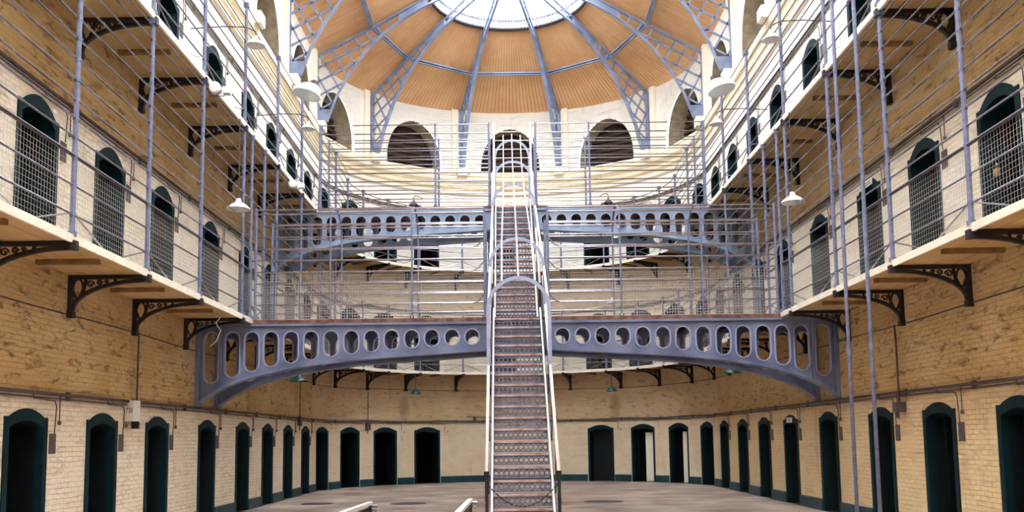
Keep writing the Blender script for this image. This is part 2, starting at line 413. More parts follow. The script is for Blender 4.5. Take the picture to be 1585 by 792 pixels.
for lvl in range(3):
    for t in DOORS_T: door(t, lvl)
    if lvl: door(-0.42, lvl)
# pale inner walls show through two open cells right of the stair
for t in (5.54, 7.37): link('whitewashed_inner_wall', DM0['pale'], door_objs[(t, 0)])
# notice over two doors
def notice(t, lvl, x0, x1, z0, z1):
    b = MB(); b.box(x0, x1, -.045, -.03, z0, z1); s_ = b.build('notice', M['sign'], door_objs[(t, lvl)])
    b = MB()
    for k in range(2): b.box(x0+.06, x1-.06, -.048, -.045, z0+.03+k*.045, z0+.045+k*.045)
    b.build('printed_lines', M['ink'], s_)
notice(18.7, 0, -.20, .22, 2.05, 2.18)
notice(24.42, 1, -.36, .28, 2.16, 2.30)

# ---------------------------------------------------------------- arched clerestory windows
def arch_meshes():
    ss = [AHW*math.sin(PI/2*i/9) for i in range(-9, 10)]
    c = [(-AHW, 0)] + [(s, arch_top(s)) for s in ss] + [(AHW, 0)]
    ms = {}
    b = MB()
    for (x0, z0), (x1, z1) in zip(c, c[1:]): b.quad((x0, -.01, z0), (x1, -.01, z1), (x1, .75, z1), (x0, .75, z0))
    b.quad((-AHW, -.03, 0), (AHW, -.03, 0), (AHW, .75, .12), (-AHW, .75, .12)); ms['reveal'] = b.mesh('stone_reveal', M['stone'], fix=False)
    b = MB(); b.plate(c, [], .75, .80); ms['back'] = b.mesh('back_panel', M['louvre'])
    b = MB(); b.bar((-AHW-.05, -.03, -.03), (AHW+.05, -.03, -.03), .12, .07); ms['sill'] = b.mesh('sill', M['white'])
    ms['slats'] = []
    z = .2
    while z < 1.85:
        hw = AHW if z < ASPR else AHW*math.sqrt(max(0, 1-((z-ASPR)/ARISE)**2))
        if hw > .2:
            b = MB(); b.bar((-hw+.02, .70, z), (hw-.02, .70, z), .07, .10); ms['slats'].append(b.mesh('slat', M['louvre']))
        z += .21
    return ms
AM = arch_meshes()
for i, t in enumerate(ARCH_T):
    x, y, nx, ny = up_(t); e = empty('window_%d' % (i+1), (x, y, ASILL), math.atan2(-ny, -nx)-PI/2, 'structure')
    link('stone_reveal', AM['reveal'], e); link('back_panel', AM['back'], e); link('sill', AM['sill'], e)
    for s_ in AM['slats']: link('slat', s_, e)

# ---------------------------------------------------------------- skirting, cornice, pilasters
def strip_along(t0, t1, prof, name, m, parent=None, kind=None, step=.35, smooth=False):
    """extrude a closed (off, z) profile along the wall"""
    ts = span(t0, t1, step); b = MB(); k = len(prof)
    for t in ts:
        x, y, nx, ny = up_(t)
        for o_, z in prof: b.v.append((x+nx*o_, y+ny*o_, z))
    for i in range(len(ts)-1):
        for j in range(k): a = i*k+j; c = i*k+(j+1) % k; b.f.append((a, c, c+k, a+k))
    b.f.append(tuple(range(k))); b.f.append(tuple((len(ts)-1)*k+j for j in reversed(range(k))))
    o = b.build(name, m, parent, smooth=smooth)
    return tag(o, kind)
edges = sorted(DOORS_T)
for nm, lo, hi in (('baseboard_left', -T_NEAR, -TQ), ('baseboard_back', -TQ, TQ), ('baseboard_right', TQ, T_NEAR)):
    ds = [t for t in edges if lo < t < hi]; cuts = [lo] + [x for t in ds for x in (t-.585, t+.585)] + [hi]
    e = empty(nm, kind='structure')
    for a, c in zip(cuts[::2], cuts[1::2]): strip_along(a, c, [(0, 0), (.035, 0), (.035, .25), (0, .27)], 'skirting_board', M['skirt'], e)
for nm, lo, hi in (('trim_1', -T_NEAR, -TQ), ('trim_2', -TQ, TQ), ('trim_3', TQ, T_NEAR)):
    e = empty(nm, kind='structure')
    strip_along(lo, hi, [(0, 11.92), (.10, 11.98), (.12, 12.10), (0, 12.14)], 'lower_band', M['white'], e)
    strip_along(lo, hi, [(0, 12.16), (.14, 12.22), (.16, 12.34), (.02, 12.40)], 'middle_band', M['cornice'], e)
    strip_along(lo, hi, [(0, 12.42), (.20, 12.52), (.24, 12.62), (.24, 12.68), (0, 12.74)], 'upper_band', M['white'], e)
    strip_along(lo, hi, [(0, 12.75), (.10, 12.77), (.10, 12.83), (0, 12.86)], 'top_fillet', M['cornice'], e)
RIB_T = [-14.7, -10.5, -6.3, -2.12, 2.12, 6.3, 10.5, 14.7]
for i, t in enumerate([-27.3, -23.1, -18.9]+RIB_T+[18.9, 23.1, 27.3]):
    e = empty('trim_%d' % (i+4), kind='structure')
    for s_ in (-1, 1):
        strip_along(t+s_*.26-.13, t+s_*.26+.13, [(0, 12.86), (.14, 12.86), (.14, 15.6), (0, 15.6)], 'pilaster', M['white'], e)
    strip_along(t-.22, t+.22, [(0, 12.62), (.42, 12.70), (.42, 13.02), (0, 13.02)], 'corbel_stone', M['white'], e)

# ---------------------------------------------------------------- galleries
def bracket_mesh():
    ms = {}
    b = MB(); b.ribbon([(0.02, 0, -.03), (.5, 0, -.035), (1.22, 0, -.03)], .07, .06, (0, 1, 0)); b.box(1.18, 1.26, -.05, .05, -.12, 0.0)
    ms['arm'] = b.mesh('arm', M['iron'])
    b = MB(); b.ribbon([(.03, 0, 0), (.03, 0, -.58)], .09, .06, (0, 1, 0)); b.box(0, .09, -.06, .06, -.66, -.56); ms['wall_foot'] = b.mesh('wall_foot', M['iron'])
    b = MB(); pts = []
    for i in range(11):
        a = PI/2*i/10; pts.append((.06+1.12*(1-math.cos(a)), 0, -.55+.46*math.sin(a)))
    b.ribbon(pts, .07, .055, (0, 1, 0)); ms['curved_brace'] = b.mesh('curved_brace', M['iron'])
    b = MB(); pts = [(.14+.085*math.cos(2*PI*i/12)*(1 if math.sin(2*PI*i/12) > -.3 else .7), 0, -.21+.155*math.sin(2*PI*i/12)) for i in range(13)]
    b.ribbon(pts, .04, .03, (0, 1, 0))
    ms['oval_ring'] = b.mesh('oval_ring', M['iron'])
    b = MB()
    for cx, cz, r in ((.33, -.14, .06), (.47, -.12, .045), (.58, -.105, .03)):
        b.ribbon([(cx+r*(1-.06*i)*math.cos(i*.6), 0, cz+r*(1-.06*i)*math.sin(i*.6)) for i in range(13)], .035, .02, (0, 1, 0))
    b.bar((.22, 0, -.3), (.26, 0, -.06), .04, .03); b.bar((.7, 0, -.13), (.72, 0, -.05), .04, .03)
    ms['scroll'] = b.mesh('scroll', M['iron'])
    return ms
BM_ = bracket_mesh()
bj = MB(); bj.box(.12, 1.0, -.05, .05, -.07, 0); JM = bj.mesh('joist', M['joist'])
G = 1.21
def gallery(name, t0, t1, zt):
    """zt = top of the floor"""
    e = empty(name, kind='structure')
    strip_along(t0, t1, [(0, zt-.02), (G-.02, zt-.02), (G-.02, zt), (0, zt)], 'floor_slab', M['slab'], e)
    # edge lip as lengths between posts
    strip_along(t0, t1, [(G-.035, zt-.085), (G+.012, zt-.09), (G+.02, zt+.015), (G-.02, zt+.02)], 'edge_lip', M['lip'], e)
    marks = sorted([t for t in POST_T]+[-t for t in POST_T]+[-40.5, 40.5])
    cuts = [t0]+[t for t in marks if t0+.3 < t < t1-.3]+[t1]
    wb = (G-.05)/4
    for a, c in zip(cuts, cuts[1:]):
        for k in range(4):
            o0 = .01+k*wb; dz = random.uniform(-.004, .004)
            strip_along(a+.006, c-.006, [(o0+.008, zt-.055+dz), (o0+wb-.008, zt-.055+dz), (o0+wb-.008, zt-.03), (o0+.008, zt-.03)], 'soffit_board', M['board'], e)
    for t in marks:
        if t0 < t < t1:
            x, y, nx, ny = up_(t); br = link('bracket', BM_['arm'], e, (x, y, zt-.06), math.atan2(ny, nx))
            for k in ('wall_foot', 'curved_brace', 'oval_ring', 'scroll'): link(k, BM_[k], br)
    for a, c in zip(marks, marks[1:]):
        tm = (a+c)/2
        if t0 < tm < t1 and c-a > 1.2:
            x, y, nx, ny = up_(tm); link('joist', JM, e, (x, y, zt-.055), math.atan2(ny, nx))
    return e
GT = 38.5
for z in (Z1, Z2):
    gallery('gallery_floor', -GT, -TQ, z); gallery('gallery_floor', -TQ, TQ, z); gallery('gallery_floor', TQ, GT, z)

# ---------------------------------------------------------------- gallery railings
RAILZ = [.29, .67, 1.06, 1.31, 1.56, 1.81, 2.08, 2.36, 2.64, 2.92, 3.18, 3.45, 3.73, 3.96]
RO = 1.19
def post_mesh(h, r, foot=True):
    b = MB(); b.tube([(0, 0, .0), (0, 0, h)], r, 8)
    if foot: b.tube([(0, 0, 0), (0, 0, .05)], r*1.9, 8)
    return b.mesh('post', M['post'], smooth=False)
def post_full(h):
    b = MB(); b.tube([(0, 0, 0), (0, 0, h)], .034, 8); b.tube([(0, 0, 0), (0, 0, .06)], .06, 8); b.box(-.055, .055, -.05, .05, h-.10, h)
    for z in RAILZ:
        if z < h-.1: b.tube([(0, 0, z-.02), (0, 0, z+.02)], .042, 8, True)
    return b.mesh('post', M['post'])
def rail_path(t0, t1, z, jit=0.0):
    ts = span(t0, t1, .4); return [P3(t, RO, z+(random.uniform(-jit, jit) if 0 < i < len(ts)-1 else 0)) for i, t in enumerate(ts)]
brace_m = {}
def railing(label, t0, t1, z0, top, full, mesh_h, posts, braces=True):
    e = empty('gallery_railing', label=label, cat='railing')
    pm = post_full(top) if full else post_full(top)
    for t in posts:
        x, y, nx, ny = up_(t, RO); link('post', pm, e, (x, y, z0), math.atan2(ny, nx))
    hs = [z for z in RAILZ if z < top-.05]
    for z in hs:
        b = MB(); th = abs(z-1.06) < .01 and mesh_h > 0
        b.tube(rail_path(t0, t1, z0+z), .026 if th else .0145, 6); b.build('handrail' if th else 'rail', M['handrail'] if th else M['rail'], e)
    if braces:
        for t in posts:
            for s_ in (-1, 1):
                if t0 < t+s_*.95 < t1:
                    b = MB(); b.tube([P3(t, RO, z0+.31), P3(t+s_*.95, RO, z0+.02)], .012, 5); b.build('brace', M['rail'], e)
    if mesh_h > 0:
        b = MB(); n = int((t1-t0)/.072); r = .0016
        ds = [t0+(t1-t0)*i/n for i in range(n+1)]
        for t in ds:
            p = up_(t, RO-.03); a = Vector((p[0], p[1], z0+.03))
            tx, ty = p[3]*r, -p[2]*r
            x, y = a.x, a.y; nx, ny = p[2]*r, p[3]*r
            q = [(x+tx, y+ty), (x-tx, y-ty), (x+nx*1.6, y+ny*1.6)]
            n_ = len(b.v); b.v += [(c[0], c[1], z0+.03) for c in q]+[(c[0], c[1], z0+mesh_h) for c in q]
            b.f += [(n_, n_+1, n_+4, n_+3), (n_+1, n_+2, n_+5, n_+4), (n_+2, n_, n_+3, n_+5)]
        k = int(mesh_h/.072)
        for j in range(k+1):
            z = z0+.03+(mesh_h-.03)*j/k
            pts = [P3(t, RO-.03, z) for t in span(t0, t1, .4)]; b.tube(pts, r*1.2, 3, False)
        tag(b.build('wire_mesh', M['wire'], e, fix=False), 'stuff')
    return e
P_L = [t for t in POST_T if t < -TQ]; P_B = [t for t in POST_T if t >= -TQ]+[-t for t in POST_T if t >= -TQ]; P_R = [-t for t in P_L]
railing('tall grey railing with wire mesh on the lower gallery of the left wall', -GT, -TQ, Z1, Z2-Z1-.07, True, 1.05, P_L+[-22.45, -21.4])
railing('tall grey railing with wire mesh on the lower gallery of the right wall', TQ, GT, Z1, Z2-Z1-.07, True, 1.05, P_R+[22.45, 21.4])
railing('curved grey railing with wire mesh on the lower gallery of the rounded end wall', -TQ, TQ, Z1, 2.45, False, 1.05, P_B)
railing('grey multi-bar railing on the upper gallery of the left wall', -GT, -TQ, Z2, 2.7, False, 0, P_L)
railing('grey multi-bar railing on the upper gallery of the right wall', TQ, GT, Z2, 2.7, False, 0, P_R)
railing('curved grey multi-bar railing on the upper gallery of the rounded end wall', -TQ, TQ, Z2, 2.45, False, 0, P_B)

# ---------------------------------------------------------------- conduits along the walls
for k, (z, lab) in enumerate(((2.48, 'long mauve-grey conduit along the wall just above the ground-floor cell doors'),
                              (6.95, 'long dark conduit along the wall above the lower gallery cell doors'),
                              (11.2, 'long dark conduit along the wall above the upper gallery cell doors'))):
    e = empty('wall_conduit', label=lab, cat='pipe')
    b = MB(); b.tube([P3(t, .06, z+.012*math.sin(t*1.7)) for t in span(-GT, GT, .4)], .03, 6); b.build('pipe', M['conduit'], e)
    b = MB(); b.tube([P3(t, .05, z-.06) for t in span(-GT, GT, .4)], .014, 5); b.build('cable', M['conduit'], e)
    for t in POST_T+[-t for t in POST_T]:
        b = MB(); p = P3(t, .05, z); q = P3(t, 0, z); b.bar(p+Vector((0, 0, -.08)), p+Vector((0, 0, .05)), .04, .09); b.build('strap', M['conduit'], e)
for z, lab in ((3.73, 'thin dark cable along the wall below the lower gallery floor'),):
    b = MB(); b.tube([P3(t, .02, z+.015*math.sin(t*.9)) for t in [-GT+i*.7 for i in range(int(2*GT/.7)+1)]], .011, 5)
    tag(b.build('wall_cable', M['conduit']), None, lab, 'cable')

# ---------------------------------------------------------------- footbridges
def interp(x, tab):
    for (a, va), (b_, vb) in zip(tab, tab[1:]):
        if x <= b_: return va+(vb-va)*(x-a)/(b_-a)
    return tab[-1][1]
ZLOW = [(0, 3.69), (.7, 3.685), (2.84, 3.56), (3.7, 3.50), (4.53, 3.40), (5.1, 3.31), (5.65, 3.19), (6.0, 3.09), (6.33, 2.96), (6.6, 2.83), (6.8, 2.70), (7.0, 2.54)]
HX = [.99, 1.43, 1.87, 2.31, 2.75, 3.19, 3.63, 4.07, 4.51, 4.945, 5.38, 5.80, 6.22, 6.68]
HB = [3.80, 3.79, 3.77, 3.74, 3.71, 3.67, 3.63, 3.575, 3.505, 3.445, 3.37, 3.27, 3.15, 3.03]
def stadium(cx, zt, zb, r, n=6):
    zt = max(zt, zb+2*r); pts = [(cx+r*math.cos(PI*i/n), zt-r+r*math.sin(PI*i/n)) for i in range(n+1)]
    pts += [(cx-r*math.cos(PI*i/n), zb+r-r*math.sin(PI*i/n)) for i in range(n+1)]
    return pts
def bridge(label, Yf, Yr, dz, m):
    e = empty('iron_footbridge', (0, Yf, 0), label=label, cat='bridge')
    xs = [-7+.25*i for i in range(57)]
    for y in (0.0, Yr-Yf):
        for s_ in ((-1, 1)):
            # half web from x=0 to x=7
            xx = sorted(set([0.0]+[a for a, _ in ZLOW]+[.35*i for i in range(1, 20)]+[7.0]))
            outer = [(s_*x, 4.30+dz) for x in xx] + [(s_*x, interp(x, ZLOW)+dz) for x in reversed(xx)]
            holes = [[(s_*a, c) for a, c in stadium(hx, 4.13+dz, hb+dz, .15)] for hx, hb in zip(HX, HB)]
            b = MB(); b.plate(outer, holes, y-.015, y+.015); g = b.build('girder_web', m, e)
            for hx, hb in zip(HX, HB):
                o_, i_ = stadium(s_*hx, 4.155+dz, hb-.025+dz, .178), stadium(s_*hx, 4.13+dz, hb+dz, .148)
                b = MB(); b.plate(o_, [i_], y-.035, y+.035); b.build('hole_rim', M['rim'], g)
            b = MB(); b.ribbon([(s_*x, y, interp(x, ZLOW)+dz-.01) for x in xx], .26, .05, (0, 1, 0)); b.build('bottom_flange', m, g)
            b = MB(); b.ribbon([(0, y, 4.27+dz), (s_*7, y, 4.27+dz)], .2, .05, (0, 1, 0)); b.build('top_flange', m, g)
            b = MB(); b.box(min(s_*6.9, s_*7), max(s_*6.9, s_*7), y-.12, y+.12, 2.52+dz, 4.3+dz); b.build('end_plate', m, g)
            for x in (6.45,): b = MB(); b.box(s_*x-.02, s_*x+.02, y-.07, y+.07, interp(x, ZLOW)+dz, 4.25+dz); b.build('stiffener', m, g)
    b = MB(); b.box(-5.8, 5.8, -.06, Yr-Yf+.06, 4.30+dz, 4.385+dz); b.build('deck', M['rust'], e)
    for i in range(-6, 7):
        b = MB(); b.box(i*.95-.03, i*.95+.03, .1, Yr-Yf-.1, 4.14+dz, 4.24+dz); b.build('cross_beam', M['iron'], e)
    return e
Y1F, Y1R, Y2F, Y2R = 20.0, 21.35, 26.75, 28.1
D2 = 4.22
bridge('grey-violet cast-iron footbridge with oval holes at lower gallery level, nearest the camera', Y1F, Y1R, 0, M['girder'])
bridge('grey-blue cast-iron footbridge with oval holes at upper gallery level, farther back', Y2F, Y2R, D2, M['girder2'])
def bridge_railing(label, s_, Yf, Yr, zd, hs, hoops, mesh_h, mid, extra=()):
    e = empty('bridge_railing', (0, Yf, zd), label=label, cat='railing')
    top = hs[-1]
    for y in (-.02, Yr-Yf+.02):
        for i, h in enumerate(hs):
            b = MB(); bend = (y < 0 and i in mid)
            pts = [(s_*5.72, y, h)] + ([(s_*.95, y, h), (s_*.85, y, h+.03), (s_*.74, y, h+.16), (s_*.70, y, h+.2)] if bend else [(s_*.70, y, h)])
            b.tube(pts, .018 if i % 3 == 2 else .0145, 6); b.build('rail', M['rail'], e)
        for x in (.7, 5.74)+tuple(extra):
            b = MB(); b.tube([(s_*x, y, 0), (s_*x, y, top+.03)], .03, 8); b.tube([(s_*x, y, 0), (s_*x, y, .06)], .055, 8); b.build('post', M['post'], e)
        if mesh_h:
            b = MB(); n = int(5.0/.06)
            for i in range(n+1):
                x = s_*(.72+5.0*i/n); b.bar((x, y+.03, .02), (x, y+.03, mesh_h), .0045, .0045)
            for j in range(int(mesh_h/.06)+1):
                z = .02+j*.06; b.bar((s_*.72, y+.03, z), (s_*5.72, y+.03, z), .0045, .0045)
            tag(b.build('wire_mesh', M['wire'], e, fix=False), 'stuff')
    for x in hoops:
        D = Yr-Yf
        b = MB(); pts = [(s_*x, -.02, 0), (s_*x, -.02, top-.35)] + [(s_*x, D/2-(D/2+.02)*math.cos(PI*i/8), top-.35+.52*math.sin(PI*i/8)) for i in range(1, 8)] + [(s_*x, D+.02, top-.35), (s_*x, D+.02, 0)]
        b.tube(pts, .022, 6); b.build('arched_post', M['post'], e)
        for y in (-.02, D+.02):
            b = MB(); b.tube([(s_*x, y, 0), (s_*x, y, .05)], .05, 8); b.build('post_foot', M['rail'], e)
    return e
H1 = [.33, .55, .80, 1.06, 1.32, 1.58, 1.84, 2.10, 2.36, 2.46]
H2 = [.25, .52, .79, 1.05, 1.18, 1.45, 1.72, 1.98, 2.25, 2.52]
for s_, w_ in ((-1, 'left'), (1, 'right')):
    bridge_railing('tall barred railing on the nearer footbridge, %s of the stair' % w_, s_, Y1F, Y1R, 4.385, H1, (2.3, 4.1), 1.02, (0, 3, 5))
    bridge_railing('tall barred railing on the farther footbridge, %s of the stair' % w_, s_, Y2F, Y2R, 4.385+D2, H2, (), 0, (), (2.3,))

# ---------------------------------------------------------------- stairs
def riser_mesh():
    b = MB(); hs = []
    n = 11; r = .032; x0 = -.44
    for i in range(n):
        cx = x0+i*.088; hs.append([(cx+r*math.cos(2*PI*k/8), -.115+r*math.sin(2*PI*k/8)) for k in range(8)])
    for i in range(n-1):
        cx = x0+(i+.5)*.088
        for zz in (-.165, -.065): hs.append([(cx+.013*math.cos(2*PI*k/4+PI/4), zz+.013*math.sin(2*PI*k/4+PI/4)) for k in range(4)])
    b.plate([(-.49, -.20), (.49, -.20), (.49, -.03), (-.49, -.03)], hs, -.006, .006)
    for i in range(n):
        cx = x0+i*.088; o_ = [(cx+.042*math.cos(2*PI*k/8), -.115+.042*math.sin(2*PI*k/8)) for k in range(8)]; i_ = [(cx+r*math.cos(2*PI*k/8), -.115+r*math.sin(2*PI*k/8)) for k in range(8)]
        b.plate(o_, [i_], -.014, -.006)
    return b.mesh('riser', M['riser'])
RM = riser_mesh()
tb = MB(); tb.box(-.49, .49, -.02, .27, -.03, 0); TM = tb.mesh('tread', M['tread'])
tb = MB(); tb.box(-.49, .49, -.035, -.02, -.035, .004); NM = tb.mesh('nosing', M['nosing'])
def stair(name, label, Y0, z0, dy, dz, n, rail_h, ra, rb, first_skip=0):
    """Y0,z0 top; goes down towards the camera"""
    Yb, zb = Y0-dy*(n-1), z0-dz*(n-1)
    e = empty(name, (0, Yb, zb-dz), label=label, cat='stairs')
    def L(x, i, up_=0, dyy=0): return (x, dy*(n-1-i)+dyy, (z0-dz*i)-(zb-dz)+up_)
    for i in range(n):
        tr = link('tread', TM, e, (0, dy*(n-1-i), dz*(n-i))); link('nosing', NM, tr); link('riser', RM, e, (0, dy*(n-1-i)+.0, dz*(n-i)))
    for s_ in (-1, 1):
        b = MB(); b.bar(L(s_*.52, n-1+.6, .02, -.05), L(s_*.52, 0, .06, .05), .03, .28); b.build('stringer', M['stringer'], e)
        b = MB(); b.bar(L(s_*.505, n-1+.5, .19, -.05), L(s_*.505, 0, .23, .05), .03, .03); b.build('stringer_cap', M['white_rail'], e)
        b = MB(); b.tube([L(s_*.58, ra, rail_h), L(s_*.58, rb, rail_h)], .032, 8); b.build('handrail', M['white_rail'], e, smooth=True)
        b = MB(); b.tube([L(s_*.60, ra, rail_h*.5), L(s_*.60, rb, rail_h*.5)], .016, 6); b.build('middle_rail', M['rail'], e)
        for k in range(0, n, 4):
            b = MB(); b.tube([L(s_*.56, k, 0, .1), L(s_*.58, k, rail_h, .1)], .014, 6); b.build('baluster', M['stringer'], e)
        b = MB(); b.tube([L(s_*.58, ra, -.9), L(s_*.58, ra, rail_h+.02)], .028, 8); b.tube([L(s_*.58, ra, rail_h-.02), L(s_*.58, ra, rail_h+.06)], .045, 8)
        b.build('newel_post', M['iron'], e)
    return e, L
S1, L1 = stair('iron_staircase', 'long steep iron staircase with pierced risers from the ground floor up to the nearer footbridge', 19.85, 4.34, .27, .2205, 20, .92, 18.6, 0)
S2, L2 = stair('iron_staircase', 'steep iron staircase with pierced risers from the nearer footbridge up to the farther one', 26.6, 8.56, .2722, .2306, 19, .92, 17.8, -1)
# chain across the foot of the lower stair
b = MB(); n = 16; pts = []
for i in range(n+1):
    u = i/n; pts.append((-.58+1.16*u, 15.05, 1.02-.9*4*.42*u*(1-u)))
for i in range(n):
    a, c = Vector(pts[i]), Vector(pts[i+1]); b.tube([a, a+(c-a)*.8], .012, 5)
tag(b.build('safety_chain', M['iron']), None, 'black chain hanging across the foot of the iron staircase', 'chain')
# head-guard cage
cg = empty('stair_cage', (0, 17, 3), label='pale barrel-shaped guard cage of hoops and long bars over the staircases', cat='cage')
def hoop(Y, zbot, zs, zt, hw, wd, name='hoop'):
    b = MB(); pts = [(-hw, Y-17, zbot-3), (-hw, Y-17, zs-3)] + [(-hw*math.cos(PI*i/14), Y-17+.0, zs-3+(zt-zs)*math.sin(PI*i/14)) for i in range(1, 14)] + [(hw, Y-17, zs-3), (hw, Y-17, zbot-3)]
    b.ribbon(pts, .03, wd, (0, 1, 0))
    for s_ in (-1, 1):
        for z in (zbot+.1, (zbot+zs)/2, zs): b.tube([(s_*hw, Y-17-.03, z-3), (s_*hw, Y-17+.03, z-3)], .022, 6)
    b.build(name, M['hoop'], cg)
hoop(17.0, 3.1, 4.15, 4.73, .57, .07)
hoop(18.9, 4.45, 5.3, 5.9, .56, .06)
hoop(24.0, 7.0, 7.95, 8.5, .565, .06)
hoop(26.8, 8.6, 9.45, 9.98, .55, .07)
hoop(28.2, 8.6, 10.5, 11.1, .545, .07)
for x in (-.27, 0.0, .27):
    b = MB(); zo = -.0 if x == 0 else -.07
    b.tube([(x*1.15, 0.0, 1.75+zo), (x*1.15, 1.9, 2.92+zo), (x, 7.0, 5.53+zo), (x, 9.8, 7.0+zo), (x, 11.2, 8.3+zo*.5)], .015, 6); b.build('long_bar', M['white_rail'], cg)
for s_ in (-1, 1):
    b = MB(); b.tube([(s_*.56, 9.6, 5.6), (s_*.55, 10.0, 8.2)], .035, 8); b.tube([(s_*.55, 10.0, 8.16), (s_*.55, 10.0, 8.26)], .055, 8); b.build('end_post', M['white_rail'], cg)
    b = MB(); b.tube([(s_*.57, 0.02, 1.12), (s_*.56, 1.9, 2.3), (s_*.57, 7.0, 4.9), (s_*.55, 9.7, 6.4)], .026, 6); b.build('side_rail', M['white_rail'], cg)
for k in range(6):
    z = 6.62+.27*k; b = MB(); b.tube([(-.55, 10.0, z), (.55, 10.0, z)], .012, 5); b.build('cross_bar', M['white_rail'], cg)

# ---------------------------------------------------------------- roof
RR, ZR = 2.9, 17.78      # skylight ring radius and height
ROOF = [(0.0, 15.57), (0.5, 16.62), (1.0, ZR)]   # u from wall (0) to ring (1)
def roofpt(t, u, dz=0.0):
    """point on the ceiling above wall station t"""
    x, y, nx, ny = up_(t)
    if abs(t) >= TQ: ex, ey = (-RR if t < 0 else RR), y
    else:
        dx, dy = x, y-YC; l = math.hypot(dx, dy); ex, ey = dx/l*RR, YC+dy/l*RR
    z = interp(u, ROOF); return Vector((x+(ex-x)*u, y+(ey-y)*u, z+dz))
ceil = empty('ceiling', kind='structure')
allr = [-T_NEAR+.2, -43.9, -39.7, -35.5, -31.3, -27.3, -23.1, -18.9]+RIB_T+[18.9, 23.1, 27.3, 31.3, 35.5, 39.7, 43.9, T_NEAR-.2]
for a, c in zip(allr, allr[1:]):
    vis = max(abs(a), abs(c)) < 19.5
    nb = 26 if vis else 1
    for u0, u1 in ((0, .5), (.5, 1)):
        b = MB(); gap = .06
        for i in range(nb):
            ta, tb_ = a+(c-a)*(i+gap)/nb, a+(c-a)*(i+1-gap)/nb
            dzz = random.uniform(-.004, .004)
            q = [roofpt(ta, u0, dzz), roofpt(tb_, u0, dzz), roofpt(tb_, u1, dzz), roofpt(ta, u1, dzz)]
            k = [p+Vector((0, 0, .05)) for p in q]
            b.add(q+k, [(0, 1, 2, 3), (0, 4, 5, 1), (1, 5, 6, 2), (2, 6, 7, 3), (3, 7, 4, 0)])
        bk = MB()   # backing above the boards closes the gaps
        m4 = 6
        for i in range(m4):
            ta, tb_ = a+(c-a)*i/m4, a+(c-a)*(i+1)/m4
            bk.quad(roofpt(ta, u0, .03), roofpt(tb_, u0, .03), roofpt(tb_, u1, .03), roofpt(ta, u1, .03))
        bk.build('backing', M['joist'], ceil, fix=False)
        o = b.build('boarded_panel', M['wood'], ceil, fix=False)
        if nb > 1: o['kind'] = 'stuff'
    if vis:
        for dzo, th in ((-.05, .05), (-.13, .03)):
            b = MB(); b.bar(roofpt(a, .5, dzo), roofpt(c, .5, dzo), .16 if th > .04 else .09, th); b.build('purlin', M['rib'], ceil)
# ring beam
def ringpts(r, z, y0=-6.0, n=40):
    return [Vector((-r, y0, z))]+[Vector((-r*math.cos(PI*i/n), YC+r*math.sin(PI*i/n), z)) for i in range(n+1)]+[Vector((r, y0, z))]
rp = ringpts(RR-.02, ZR-.05); b = MB(); b.tube(rp, .06, 6); b.build('ring_lower_chord', M['iron'], ceil)
rp = ringpts(RR-.12, ZR+.28); b = MB(); b.tube(rp, .05, 6); b.build('ring_upper_chord', M['ring'], ceil)
lo_, hi_ = ringpts(RR-.03, ZR, n=72), ringpts(RR-.11, ZR+.25, n=72)
b = MB()
for i in range(1, 73):
    b.bar(lo_[i], hi_[i+1], .03, .03); b.bar(hi_[i], lo_[i+1], .03, .03)
tag(b.build('ring_lattice', M['ring'], ceil), 'stuff')
b = MB()
for k in range(len(lo_)-1): b.quad(lo_[k]+Vector((0, 0, .0)), lo_[k+1], hi_[k+1]*1.0, hi_[k])
